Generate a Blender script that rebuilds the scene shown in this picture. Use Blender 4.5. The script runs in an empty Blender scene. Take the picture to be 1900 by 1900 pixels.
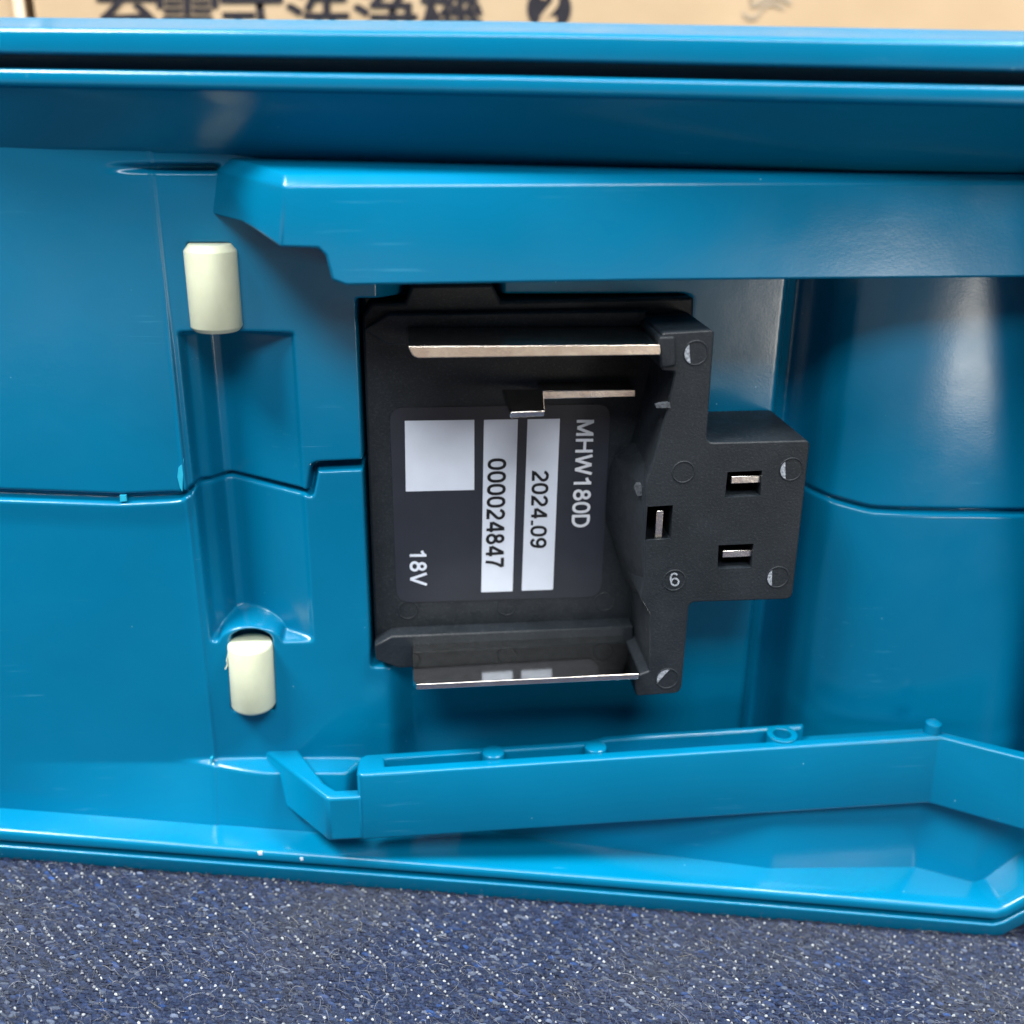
import bpy, bmesh, math, random
import numpy as np
from mathutils import Vector, Matrix

random.seed(7)
RNG = np.random.default_rng(11)
S = bpy.context.scene
COL = S.collection
MM = 0.001

# ---------------------------------------------------------------- camera
F = 1931.0            # focal length in photo pixels (photo 1900 x 1900)
CX = CY = 950.0
DIST = 193.1          # mm from the lens to the panel along the optical axis


def ray_cam(px, py):
    return Vector(((px - CX) / F, -(py - CY) / F, -1.0))


yc = ray_cam(751, 200).normalized()                 # world +Y (into the panel) seen by the camera
zc = -ray_cam(887, 5921)
zc = (zc - yc * zc.dot(yc)).normalized()            # world +Z (up the panel)
xc = yc.cross(zc).normalized()
R = Matrix((xc, yc, zc))                            # camera axes -> world axes
CAM = R @ Vector((0, 0, 1)) * DIST                  # mm

cam_data = bpy.data.cameras.new("camera")
cam = bpy.data.objects.new("camera", cam_data)
COL.objects.link(cam)
cam.matrix_world = Matrix.Translation(CAM * MM) @ R.to_4x4()
cam_data.sensor_fit = 'HORIZONTAL'
cam_data.sensor_width = 36.0
cam_data.lens = 36.0 * F / 1900.0
cam_data.clip_start = 0.005
cam_data.clip_end = 50
cam_data.dof.use_dof = True
cam_data.dof.focus_distance = 0.181
cam_data.dof.aperture_fstop = 11.0
S.camera = cam

# ---------------------------------------------------------------- light
S.view_settings.view_transform = 'Standard'
S.view_settings.look = 'None'
S.view_settings.gamma = 1.0
S.view_settings.exposure = 0.0
world = bpy.data.worlds.new("World")
S.world = world
world.use_nodes = True
bg = world.node_tree.nodes['Background']
bg.inputs[0].default_value = (0.62, 0.72, 0.86, 1)
bg.inputs[1].default_value = 0.09


def area_lamp(name, loc, target, sx, sy, watts, color):
    d = bpy.data.lights.new(name, 'AREA')
    d.shape = 'RECTANGLE'
    d.size, d.size_y = sx, sy
    d.energy = watts
    d.color = color
    o = bpy.data.objects.new(name, d)
    COL.objects.link(o)
    o.location = loc
    o.rotation_euler = (Vector(target) - Vector(loc)).to_track_quat('-Z', 'Y').to_euler()
    return o


area_lamp("ceiling_lamp", (-0.58, -0.24, 1.05), (0, 0, 0), 0.42, 0.30, 31, (1.0, 0.98, 0.95))
area_lamp("ceiling_lamp", (0.60, -0.22, 1.05), (0, 0, 0), 0.42, 0.30, 31, (1.0, 0.98, 0.95))

area_lamp("room_lamp", (-0.05, -0.92, 1.02), (0, 0, 0), 0.8, 0.35, 17, (0.96, 0.98, 1.0))

# ---------------------------------------------------------------- helpers


def U(px, py, y=0.0):
    """photo pixel -> point (mm) on the plane Y = y"""
    d = R @ ray_cam(px, py)
    t = (y - CAM.y) / d.y
    return CAM + d * t


def UN(PX, PY):
    """vectorised U on Y = 0; returns x, z arrays (mm)"""
    dx = (PX - CX) / F
    dy = -(PY - CY) / F
    Rn = np.array(R)
    d = [Rn[i, 0] * dx + Rn[i, 1] * dy - Rn[i, 2] for i in range(3)]
    t = -CAM.y / d[1]
    return CAM.x + d[0] * t, CAM.z + d[2] * t


def rim_y(px):
    return -7.0 - 20.8 * px / 1900.0


def link(name, me, mat=None, parent=None):
    o = bpy.data.objects.new(name, me)
    COL.objects.link(o)
    if mat:
        me.materials.append(mat)
    if parent:
        o.parent = parent
    return o


def tag(o, label=None, cat=None, group=None, kind=None):
    if label: o['label'] = label
    if cat: o['category'] = cat
    if group: o['group'] = group
    if kind: o['kind'] = kind
    return o


def empty(name, loc):
    o = bpy.data.objects.new(name, None)
    COL.objects.link(o)
    o.location = Vector(loc) * MM
    o.empty_display_size = 0.01
    return o


def finish(bm, smooth_angle=40):
    bmesh.ops.remove_doubles(bm, verts=bm.verts, dist=1e-7)
    bmesh.ops.recalc_face_normals(bm, faces=bm.faces)


def build(name, bm, mat, parent=None, bevel=0.0, segs=2, angle=35, shade=True):
    """bm in mm, world axes; makes one mesh object under its parent"""
    bmesh.ops.recalc_face_normals(bm, faces=bm.faces)
    off = parent.location / MM if (parent and parent.type == 'EMPTY') else Vector((0, 0, 0))
    if parent and parent.type != 'EMPTY':
        off = parent.matrix_world.translation / MM
        p = parent
        off = Vector((0, 0, 0))
        while p:
            off += p.location / MM
            p = p.parent
    for v in bm.verts:
        v.co = (v.co - off) * MM
    me = bpy.data.meshes.new(name)
    bm.to_mesh(me)
    bm.free()
    if shade:
        me.polygons.foreach_set('use_smooth', [True] * len(me.polygons))
        try:
            me.set_sharp_from_angle(angle=math.radians(50))
        except Exception:
            pass
    o = link(name, me, mat, parent)
    if bevel > 0:
        m = o.modifiers.new('bevel', 'BEVEL')
        m.width = bevel * MM
        m.segments = segs
        m.limit_method = 'ANGLE'
        m.angle_limit = math.radians(angle)
        m.harden_normals = False
        m.use_clamp_overlap = True
    return o


def add_poly_prism(bm, pts, vec):
    """closed prism: polygon pts (Vectors) swept by vec"""
    vec = Vector(vec)
    a = [bm.verts.new(p) for p in pts]
    b = [bm.verts.new(p + vec) for p in pts]
    n = len(a)
    bm.faces.new(a)
    bm.faces.new(b[::-1])
    for i in range(n):
        bm.faces.new((a[i], b[i], b[(i + 1) % n], a[(i + 1) % n]))
    return bm


def prism(pxs, yf, yb):
    """photo-outline on plane yf swept straight back to yb"""
    bm = bmesh.new()
    return add_poly_prism(bm, [U(x, y, yf) for x, y in pxs], (0, yb - yf, 0))


def add_loft(bm, rows, close=False):
    vs = [[bm.verts.new(p) for p in r] for r in rows]
    for i in range(len(vs) - 1):
        n = len(vs[i])
        for j in range(n if close else n - 1):
            k = (j + 1) % n
            bm.faces.new((vs[i][j], vs[i][k], vs[i + 1][k], vs[i + 1][j]))
    return vs


def add_cyl(bm, c, axis, rings, n=40):
    """rings: list of (offset along axis, radius)"""
    axis = Vector(axis).normalized()
    t = axis.orthogonal().normalized()
    s = axis.cross(t)
    rows = []
    for off, r in rings:
        rows.append([bm.verts.new(Vector(c) + axis * off + (t * math.cos(a) + s * math.sin(a)) * r)
                     for a in [2 * math.pi * k / n for k in range(n)]])
    for i in range(len(rows) - 1):
        for j in range(n):
            k = (j + 1) % n
            bm.faces.new((rows[i][j], rows[i][k], rows[i + 1][k], rows[i + 1][j]))
    bm.faces.new(rows[0][::-1])
    bm.faces.new(rows[-1])


def rounded(pts, radii, n=5):
    """round polygon corners in 2D pixel space"""
    out = []
    N = len(pts)
    for i in range(N):
        p0, p1, p2 = Vector(pts[i - 1]), Vector(pts[i]), Vector(pts[(i + 1) % N])
        r = radii[i] if isinstance(radii, (list, tuple)) else radii
        if r <= 0:
            out.append(tuple(p1)); continue
        a = (p0 - p1); b = (p2 - p1)
        ra = min(r, a.length * 0.45); rb = min(r, b.length * 0.45)
        s, e = p1 + a.normalized() * ra, p1 + b.normalized() * rb
        for k in range(n + 1):
            t = k / n
            q = s * (1 - t) ** 2 + p1 * 2 * t * (1 - t) + e * t * t
            out.append((q.x, q.y))
    return out


def text_mesh(string, BL, BR, TR, TL, y, name, mat, parent, thick=0.03, plane=None):
    """flat lettering stretched into a photo quad lying on plane Y = y"""
    cu = bpy.data.curves.new('lettering', 'FONT')
    cu.body = string
    cu.resolution_u = 6
    cu.offset = 0.003
    to = bpy.data.objects.new('lettering', cu)
    COL.objects.link(to)
    dg = bpy.context.evaluated_depsgraph_get()
    me = bpy.data.meshes.new_from_object(to.evaluated_get(dg))
    bpy.data.objects.remove(to)
    bpy.data.curves.remove(cu)
    bm = bmesh.new()
    bm.from_mesh(me)
    bpy.data.meshes.remove(me)
    xs = [v.co.x for v in bm.verts]; ys = [v.co.y for v in bm.verts]
    x0, x1, y0, y1 = min(xs), max(xs), min(ys), max(ys)
    A, B, C, D = (U(p[0], p[1], y) for p in (BL, BR, TR, TL))
    for v in bm.verts:
        s = (v.co.x - x0) / (x1 - x0); t = (v.co.y - y0) / (y1 - y0)
        v.co = (A * (1 - s) + B * s) * (1 - t) + (D * (1 - s) + C * s) * t
    o = build(name, bm, mat, parent, shade=False)
    return o


def glyphs():
    def el(cx, cy, rx, ry, a0, a1, n=18, p=1.0):
        o = []
        for k in range(n + 1):
            a = math.radians(a0 + (a1 - a0) * k / n)
            c_, s_ = math.cos(a), math.sin(a)
            o.append((cx + rx * math.copysign(abs(c_) ** p, c_), cy + ry * math.copysign(abs(s_) ** p, s_)))
        return o
    g = {}
    g['0'] = (0.78, [el(.34, .5, .265, .43, 0, 360, 40, .82)])
    g['1'] = (0.78, [[(.41, 0), (.41, 1.0)], [(.40, .92), (.30, .80), (.10, .72)]])
    g['2'] = (0.78, [el(.34, .70, .255, .235, 172, -28, 20) + [(.50, .52), (.26, .30), (.12, .16), (.09, .07), (.62, .07)]])
    g['4'] = (0.78, [[(.48, .96), (.06, .31)], [(.03, .27), (.68, .27)], [(.515, 0), (.515, 1.0)]])
    g['6'] = (0.78, [el(.35, .315, .25, .25, 0, 360, 30), [(.10, .33), (.10, .55), (.15, .78), (.25, .90), (.38, .93), (.50, .88), (.58, .76)]])
    g['7'] = (0.78, [[(.03, .93), (.63, .93)], [(.61, .93), (.44, .68), (.31, .38), (.25, 0)]])
    g['8'] = (0.78, [el(.34, .735, .20, .195, 0, 360, 28), el(.34, .29, .255, .22, 0, 360, 30)])
    g['9'] = (0.78, [[(.68 - x, 1 - y) for x, y in st] for st in g['6'][1]])
    g['.'] = (0.38, [[(.18, 0), (.18, .14)]])
    g['M'] = (1.10, [[(.08, 0), (.08, 1)], [(.10, .96), (.46, .06)], [(.46, .06), (.82, .96)], [(.84, 0), (.84, 1)]])
    g['H'] = (0.96, [[(.08, 0), (.08, 1)], [(.72, 0), (.72, 1)], [(.08, .53), (.72, .53)]])
    g['W'] = (1.26, [[(.03, 1), (.29, .04)], [(.29, .04), (.57, .97)], [(.57, .97), (.85, .04)], [(.85, .04), (1.11, 1)]])
    g['V'] = (0.86, [[(.03, 1), (.40, .04)], [(.40, .04), (.77, 1)]])
    g['D'] = (0.92, [[(.08, 0), (.08, 1)], [(.08, .93), (.34, .93)] + el(.34, .5, .36, .43, 80, -80, 20) + [(.34, .07), (.08, .07)]])
    return g


GLYPHS = glyphs()


def stroke_text(string, BL, BR, TR, TL, y, name, mat, parent, w=0.15):
    """lettering built from even strokes with square ends, laid in a photo quad"""
    strips, x, hi = [], 0.0, 0.0
    lay = 0
    for ch in string:
        adv, strokes = GLYPHS[ch]
        for st in strokes:
            closed = math.dist(st[0], st[-1]) < 1e-6
            pts = st[:-1] if closed else st
            n = len(pts)
            L, R_ = [], []
            for i in range(n):
                a = pts[(i - 1) % n] if (closed or i > 0) else pts[i]
                b = pts[(i + 1) % n] if (closed or i < n - 1) else pts[i]
                d1 = (pts[i][0] - a[0], pts[i][1] - a[1]); d2 = (b[0] - pts[i][0], b[1] - pts[i][1])
                l1, l2 = math.hypot(*d1), math.hypot(*d2)
                u1 = (d1[0] / l1, d1[1] / l1) if l1 > 0 else (d2[0] / l2, d2[1] / l2)
                u2 = (d2[0] / l2, d2[1] / l2) if l2 > 0 else u1
                nx, ny = -(u1[1] + u2[1]), u1[0] + u2[0]
                q = math.hypot(nx, ny) or 1
                nx, ny = nx / q, ny / q
                c = max(0.45, nx * -u2[1] + ny * u2[0])
                wd = w * (1.75 if ch == '.' else 1.0) / 2 / c
                L.append((x + pts[i][0] + nx * wd, pts[i][1] + ny * wd)); R_.append((x + pts[i][0] - nx * wd, pts[i][1] - ny * wd))
            strips.append((L, R_, closed, lay % 3))
            lay += 1
        x += adv
    allp = [p for a, b, _, _ in strips for p in a + b]
    x0, x1 = min(p[0] for p in allp), max(p[0] for p in allp)
    y0, y1 = min(p[1] for p in allp), max(p[1] for p in allp)
    A, B, C, D = (U(p[0], p[1], y) for p in (BL, BR, TR, TL))
    bm = bmesh.new()
    for L, R_, closed, ly in strips:
        def mp(p):
            s_ = (p[0] - x0) / (x1 - x0); t_ = (p[1] - y0) / (y1 - y0)
            return (A * (1 - s_) + B * s_) * (1 - t_) + (D * (1 - s_) + C * s_) * t_ + Vector((0, -0.006 * ly, 0))
        rows = [[mp(p) for p in L], [mp(p) for p in R_]]
        add_loft(bm, rows, close=closed)
    return build(name, bm, mat, parent, shade=False)


def mirrored(px, py, dist, y=-5.0, tilt=0.0):
    """point seen in the bay's upright faces at a photo pixel"""
    P = U(px, py, y)
    d = (P - CAM).normalized()
    n = Vector((-math.sin(tilt), -math.cos(tilt), 0))
    return P + (d - n * 2 * d.dot(n)) * dist, P


def added_glare_lamp(x0, x1, y0, y1, dist, radiance, color, tilt=0.0):  # unseen lamp added only for its reflection in the bay
    xm, ym = (x0 + x1) / 2, (y0 + y1) / 2
    c, P = mirrored(xm, ym, dist, tilt=tilt)
    w = (mirrored(x1, ym, dist, tilt=tilt)[0] - mirrored(x0, ym, dist, tilt=tilt)[0]).length * MM
    h = (mirrored(xm, y1, dist, tilt=tilt)[0] - mirrored(xm, y0, dist, tilt=tilt)[0]).length * MM
    area_lamp("added_glare_lamp", c * MM, P * MM, w, h, radiance * math.pi * w * h, color)


added_glare_lamp(1250, 1950, 420, 760, 360, 0.8, (1.0, 0.93, 0.82))  # added for the warm sheen on the back panel
added_glare_lamp(1715, 1900, 510, 750, 230, 17.0, (1.0, 0.93, 0.83), 0.09)  # added for the pale glare on the right column

# ---------------------------------------------------------------- materials


def new_mat(name):
    m = bpy.data.materials.new(name)
    m.use_nodes = True
    nt = m.node_tree
    return m, nt, nt.nodes['Principled BSDF']


def node(nt, kind, **kw):
    n = nt.nodes.new(kind)
    for k, v in kw.items():
        setattr(n, k, v)
    return n


def coords(nt, scale=1000.0):
    tc = node(nt, 'ShaderNodeTexCoord')
    mp = node(nt, 'ShaderNodeMapping')
    mp.inputs['Scale'].default_value = (scale,) * 3 if not isinstance(scale, tuple) else scale
    nt.links.new(tc.outputs['Object'], mp.inputs['Vector'])
    return mp.outputs['Vector']


def noise(nt, vec, scale, detail=3.0, rough=0.5):
    n = node(nt, 'ShaderNodeTexNoise')
    n.inputs['Scale'].default_value = scale
    n.inputs['Detail'].default_value = detail
    n.inputs['Roughness'].default_value = rough
    nt.links.new(vec, n.inputs['Vector'])
    return n.outputs['Fac']


def ramp(nt, fac, stops):
    r = node(nt, 'ShaderNodeValToRGB')
    e = r.color_ramp.elements
    e[0].position, e[0].color = stops[0][0], stops[0][1]
    e[1].position, e[1].color = stops[1][0], stops[1][1]
    for p, c in stops[2:]:
        el = e.new(p); el.color = c
    nt.links.new(fac, r.inputs['Fac'])
    return r.outputs['Color']


def mix(nt, fac, a, b):
    m = node(nt, 'ShaderNodeMix', data_type='RGBA')
    if isinstance(fac, float): m.inputs[0].default_value = fac
    else: nt.links.new(fac, m.inputs[0])
    for sock, val in ((m.inputs[6], a), (m.inputs[7], b)):
        if isinstance(val, tuple): sock.default_value = val
        else: nt.links.new(val, sock)
    return m.outputs[2]


def bump(nt, height, strength, dist, bsdf, normal=None):
    b = node(nt, 'ShaderNodeBump')
    b.inputs['Strength'].default_value = strength
    b.inputs['Distance'].default_value = dist
    nt.links.new(height, b.inputs['Height'])
    if normal is not None:
        nt.links.new(normal, b.inputs['Normal'])
    nt.links.new(b.outputs['Normal'], bsdf.inputs['Normal'])
    return b.outputs['Normal']


G4 = lambda v: (v, v, v, 1)


def blue_plastic():
    m, nt, b = new_mat('blue_plastic')
    v = coords(nt)
    big = noise(nt, v, 0.035, 3)
    col = ramp(nt, big, [(0.3, (0.0, 0.138, 0.268, 1)), (0.7, (0.0, 0.152, 0.296, 1))])
    # dust specks and fine scuffs
    vo = node(nt, 'ShaderNodeTexVoronoi', feature='F1')
    vo.inputs['Scale'].default_value = 0.42
    nt.links.new(v, vo.inputs['Vector'])
    speck = ramp(nt, vo.outputs['Distance'], [(0.03, G4(1)), (0.07, G4(0))])
    rnd = node(nt, 'ShaderNodeSeparateColor')
    nt.links.new(vo.outputs['Color'], rnd.inputs['Color'])
    pick = ramp(nt, rnd.outputs[0], [(0.92, G4(0)), (0.97, G4(0.7))])
    sp = node(nt, 'ShaderNodeMath', operation='MULTIPLY')
    nt.links.new(speck, sp.inputs[0]); nt.links.new(pick, sp.inputs[1])
    v2 = coords(nt, (60.0, 900.0, 1400.0))
    sc = noise(nt, v2, 1.1, 4, 0.6)
    scr = ramp(nt, sc, [(0.62, G4(0)), (0.74, G4(1))])
    msk = ramp(nt, noise(nt, v, 0.05, 2), [(0.52, G4(0)), (0.66, G4(1))])
    sm = node(nt, 'ShaderNodeMath', operation='MULTIPLY')
    nt.links.new(scr, sm.inputs[0]); nt.links.new(msk, sm.inputs[1])
    sm2 = node(nt, 'ShaderNodeMath', operation='MULTIPLY')
    nt.links.new(sm.outputs[0], sm2.inputs[0]); sm2.inputs[1].default_value = 0.24
    c1 = mix(nt, sm2.outputs[0], col, (0.10, 0.42, 0.62, 1))
    c2 = mix(nt, sp.outputs[0], c1, (0.22, 0.62, 0.80, 1))
    nt.links.new(c2, b.inputs['Base Color'])
    rr = ramp(nt, noise(nt, v, 0.09, 4), [(0.3, G4(0.17)), (0.7, G4(0.25))])
    nt.links.new(rr, b.inputs['Roughness'])
    b.inputs['Specular IOR Level'].default_value = 0.42
    h = noise(nt, v, 0.25, 3)
    n1 = bump(nt, noise(nt, v, 0.045, 2), 0.35, 0.0006, b)
    n2 = bump(nt, h, 0.10, 0.0002, b, n1)
    bump(nt, noise(nt, v, 2.6, 3), 0.10, 0.0001, b, n2)
    return m


def black_plastic():
    m, nt, b = new_mat('black_plastic')
    v = coords(nt)
    base = ramp(nt, noise(nt, v, 0.12, 4), [(0.3, (0.0085, 0.0125, 0.0165, 1)), (0.7, (0.0145, 0.0195, 0.0255, 1))])
    fib = noise(nt, coords(nt, (1500.0, 1500.0, 2600.0)), 1.4, 5, 0.7)
    flake = ramp(nt, fib, [(0.53, G4(0)), (0.70, G4(1))])
    f2 = node(nt, 'ShaderNodeMath', operation='MULTIPLY')
    nt.links.new(flake, f2.inputs[0]); f2.inputs[1].default_value = 0.30
    nt.links.new(mix(nt, f2.outputs[0], base, (0.075, 0.085, 0.10, 1)), b.inputs['Base Color'])
    nt.links.new(ramp(nt, noise(nt, v, 0.5, 3), [(0.3, G4(0.42)), (0.7, G4(0.58))]), b.inputs['Roughness'])
    b.inputs['Specular IOR Level'].default_value = 0.30
    bump(nt, noise(nt, v, 2.2, 4, 0.65), 0.35, 0.0002, b)
    return m


def simple(name, col, rough, metal=0.0, spec=0.5, nscale=0.6, nstr=0.1, var=0.12):
    m, nt, b = new_mat(name)
    v = coords(nt)
    lo = tuple(c * (1 - var) for c in col) + (1,)
    hi = tuple(min(1, c * (1 + var)) for c in col) + (1,)
    nt.links.new(ramp(nt, noise(nt, v, nscale, 4), [(0.3, lo), (0.7, hi)]), b.inputs['Base Color'])
    b.inputs['Roughness'].default_value = rough
    b.inputs['Metallic'].default_value = metal
    b.inputs['Specular IOR Level'].default_value = spec
    if nstr > 0:
        bump(nt, noise(nt, v, nscale * 4, 3), nstr, 0.0002, b)
    return m


BLUE = blue_plastic()
BLACK = black_plastic()
NICKEL = simple('nickel_plate', (0.60, 0.56, 0.52), 0.16, 1.0, 0.5, 0.8, 0.04)
DARKNICKEL = NICKEL
NYLON = simple('cream_nylon', (0.62, 0.66, 0.49), 0.42, 0.0, 0.4, 0.25, 0.08, 0.06)
NYLON.node_tree.nodes['Principled BSDF'].inputs['Subsurface Weight'].default_value = 0.25
NYLON.node_tree.nodes['Principled BSDF'].inputs['Subsurface Radius'].default_value = (0.002, 0.0018, 0.001)
LABEL = simple('label_film', (0.020, 0.024, 0.034), 0.38, 0.0, 0.5, 0.2, 0.02, 0.08)
WHITEINK = simple('white_label_print', (0.60, 0.66, 0.76), 0.45, 0.0, 0.4, 0.2, 0.02, 0.04)
BLACKINK = simple('black_print', (0.008, 0.009, 0.012), 0.5, 0.0, 0.3, 0.3, 0.0, 0.1)
GREYINK = simple('grey_print', (0.66, 0.69, 0.74), 0.5, 0.0, 0.3, 0.3, 0.0, 0.08)
WORN_GLINT = simple('worn_glint_black_plastic', (0.055, 0.064, 0.076), 0.6, 0.0, 0.4, 2.0, 0.5, 0.5)  # paler black: wear plus highlights put into the colour
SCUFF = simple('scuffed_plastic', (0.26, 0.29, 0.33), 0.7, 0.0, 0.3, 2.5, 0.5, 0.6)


def carton_mat():
    m, nt, b = new_mat('cardboard')
    v = coords(nt)
    c = ramp(nt, noise(nt, v, 0.03, 5), [(0.3, (0.42, 0.305, 0.185, 1)), (0.7, (0.48, 0.355, 0.225, 1))])
    f = noise(nt, coords(nt, (1200.0, 1200.0, 500.0)), 0.8, 4)
    c2 = mix(nt, ramp(nt, f, [(0.55, G4(0)), (0.75, G4(0.25))]), c, (0.45, 0.33, 0.2, 1))
    nt.links.new(c2, b.inputs['Base Color'])
    b.inputs['Roughness'].default_value = 0.85
    b.inputs['Specular IOR Level'].default_value = 0.2
    bump(nt, f, 0.2, 0.0003, b)
    return m


CARTON = carton_mat()
CARTINK = simple('carton_ink', (0.020, 0.018, 0.024), 0.7, 0.0, 0.2, 0.5, 0.0, 0.2)
CARTINKPALE = simple('carton_ink_pale', (0.36, 0.29, 0.21), 0.8, 0.0, 0.2, 0.5, 0.0, 0.15)
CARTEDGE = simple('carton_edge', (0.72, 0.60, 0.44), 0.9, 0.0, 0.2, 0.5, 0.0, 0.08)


def denim_mats():
    m, nt, b = new_mat('denim_yarn')
    at = node(nt, 'ShaderNodeAttribute', attribute_name='tint')
    v = coords(nt)
    f = noise(nt, v, 3.0, 3)
    d = mix(nt, ramp(nt, f, [(0.45, G4(0)), (0.75, G4(0.5))]), at.outputs['Color'], (0.055, 0.075, 0.125, 1))
    patch = ramp(nt, noise(nt, v, 0.022, 3), [(0.48, G4(0)), (0.72, G4(0.35))])
    d2 = mix(nt, patch, d, (0.055, 0.058, 0.060, 1))
    nt.links.new(d2, b.inputs['Base Color'])
    b.inputs['Roughness'].default_value = 0.85
    b.inputs['Specular IOR Level'].default_value = 0.15
    bump(nt, noise(nt, v, 5.0, 3), 0.8, 0.0003, b)
    base = simple('denim_base', (0.010, 0.014, 0.034), 0.95, 0.0, 0.1, 1.5, 0.2, 0.3)
    lint, nt2, b2 = new_mat('lint_fibre')
    at2 = node(nt2, 'ShaderNodeAttribute', attribute_name='tint')
    nt2.links.new(at2.outputs['Color'], b2.inputs['Base Color'])
    b2.inputs['Roughness'].default_value = 0.8
    b2.inputs['Specular IOR Level'].default_value = 0.2
    return m, base, lint


YARN, DENIMBASE, LINT = denim_mats()

# ================================================================ the cloth
A0 = U(0, 1597, rim_y(0))
B0 = U(1850, 1743, rim_y(1850))
E1 = (B0 - A0).normalized()
E2 = Vector((0, -1, 0))
E2 = (E2 - E1 * E2.dot(E1)).normalized()
NRM = E1.cross(E2).normalized()
if NRM.z < 0: NRM = -NRM
A0 = A0 - NRM * 0.55


def cloth_pt(s, t, h=0.0):
    return A0 + E1 * s + E2 * t + NRM * h


def cloth_wave(s, t):
    return 0.25 * np.sin(s * 0.05 + 1.0) * np.sin(t * 0.07) + 0.12 * np.sin(s * 0.17 + t * 0.11)


def make_cloth():
    root = empty('denim_cloth', A0)
    tag(root, 'dark blue denim cloth with pale flecks spread under the blue housing', 'cloth')
    bm = bmesh.new()
    n = 60
    rows = []
    for j in range(n + 1):
        t = -330 + (330 + 400) * j / n
        rows.append([cloth_pt(-330 + 760 * i / n, t, float(cloth_wave(-330 + 760 * i / n, t)) - 0.25) for i in range(n + 1)])
    add_loft(bm, rows)
    for f in bm.faces:
        if f.normal.z < 0: pass
    build('base_sheet', bm, DENIMBASE, root)
    # yarn floats: a 3/1 twill, each float a small dome
    p = 0.74
    NX, NT = 520, 205
    s0, t0 = -76.0, -26.0
    S_, T_, L_, W_, HH_, ANG, COLR, = [], [], [], [], [], [], []
    for i in range(NX):
        for j in range(NT):
            ph = (i - j) % 4
            s = s0 + i * p * 0.95 + RNG.normal(0, 0.12)
            t = t0 + j * p * 0.86 + RNG.normal(0, 0.10)
            if ph == 0 and RNG.random() < 0.85:                      # white weft showing between the warp floats
                S_.append(s); T_.append(t); L_.append(0.17 + RNG.random() * 0.20); W_.append(0.13 + RNG.random() * 0.09)
                HH_.append(0.30 + RNG.random() * 0.30); ANG.append(RNG.normal(0.1, 0.35))
                k = RNG.random() ** 3.2
                COLR.append((0.014 + 0.44 * k, 0.020 + 0.47 * k, 0.050 + 0.47 * k))
            else:
                S_.append(s); T_.append(t); L_.append(0.52 + RNG.random() * 0.40); W_.append(0.24 + RNG.random() * 0.10)
                HH_.append(0.18 + RNG.random() * 0.26 + (0.22 if ph == 2 else 0.0)); ANG.append(RNG.normal(0.10, 0.22))
                k = math.exp(RNG.normal(0.0, 0.32)) * (1.25 if ph == 2 else 0.85)
                w = RNG.random()
                c = np.array((0.0075, 0.015, 0.042)) * (1 - w) + np.array((0.015, 0.023, 0.052)) * w
                if RNG.random() < 0.02: c = np.array((0.010, 0.030, 0.10))
                if RNG.random() < 0.07: c = np.array((0.055, 0.07, 0.105))
                COLR.append(tuple(c * k))
    S_, T_, L_, W_, HH_, ANG = map(np.array, (S_, T_, L_, W_, HH_, ANG))
    COLR = np.array(COLR)
    full = (S_, T_, L_, W_, HH_, ANG, COLR)
    near = (S_ > -32) & (S_ < 246) & (T_ > -8) & (T_ < 76)
    for pick, du_, dv_ in ((near, [-1, -0.55, 0.0, 0.55, 1.0], [-1, -0.5, 0.5, 1.0]), (~near, [-1, 0.0, 1.0], [-1, 0.0, 1.0])):
        dome_u, dome_v = np.array(du_), np.array(dv_)
        S_, T_, L_, W_, HH_, ANG, COLR = (q_[pick] for q_ in full)
        DU, DV = np.meshgrid(dome_u, dome_v, indexing='ij')
        Hh = np.sqrt(np.clip(1 - 0.92 * np.abs(DU) ** 2.6, 0, 1)) * np.sqrt(np.clip(1 - 0.95 * DV ** 2, 0, 1))
        DVt = DV * (1 - 0.45 * np.abs(DU) ** 2.5)
        nu, nv = DU.shape
        q = []
        for a in range(nu - 1):
            for c in range(nv - 1):
                q.append((a * nv + c, (a + 1) * nv + c, (a + 1) * nv + c + 1, a * nv + c + 1))
        q = np.array(q)
        N = len(S_)
        ca, sa = np.cos(ANG)[:, None, None], np.sin(ANG)[:, None, None]
        lu = DU[None] * L_[:, None, None]
        lv = DVt[None] * W_[:, None, None]
        ss = S_[:, None, None] + lu * ca - lv * sa
        tt = T_[:, None, None] + lu * sa + lv * ca
        hh = Hh[None] * HH_[:, None, None] - 0.18 + cloth_wave(ss, tt)
        e1, e2, nr = np.array(E1), np.array(E2), np.array(NRM)
        P = (ss[..., None] * e1 + tt[..., None] * e2 + hh[..., None] * nr) * MM
        V = P.reshape(-1, 3)
        Q = (q[None] + (np.arange(N) * nu * nv)[:, None, None]).reshape(-1, 4)
        me = bpy.data.meshes.new('weave')
        me.vertices.add(len(V)); me.vertices.foreach_set('co', V.ravel())
        me.loops.add(Q.size); me.loops.foreach_set('vertex_index', Q.ravel().astype(np.int32))
        me.polygons.add(len(Q)); me.polygons.foreach_set('loop_start', np.arange(0, Q.size, 4, dtype=np.int32))
        me.polygons.foreach_set('use_smooth', np.ones(len(Q), dtype=bool))
        me.update(calc_edges=True)
        ca_ = me.color_attributes.new('tint', 'FLOAT_COLOR', 'POINT')
        cc = np.concatenate([np.repeat(COLR, nu * nv, axis=0), np.ones((len(V), 1))], axis=1)
        ca_.data.foreach_set('color', cc.ravel().astype(np.float32))
        w = link('weave', me, YARN, root)
        tag(w, kind='stuff')
    # loose fibres
    Vs, Qs, Cs = [], [], []
    base = 0
    nf = 24000
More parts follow.
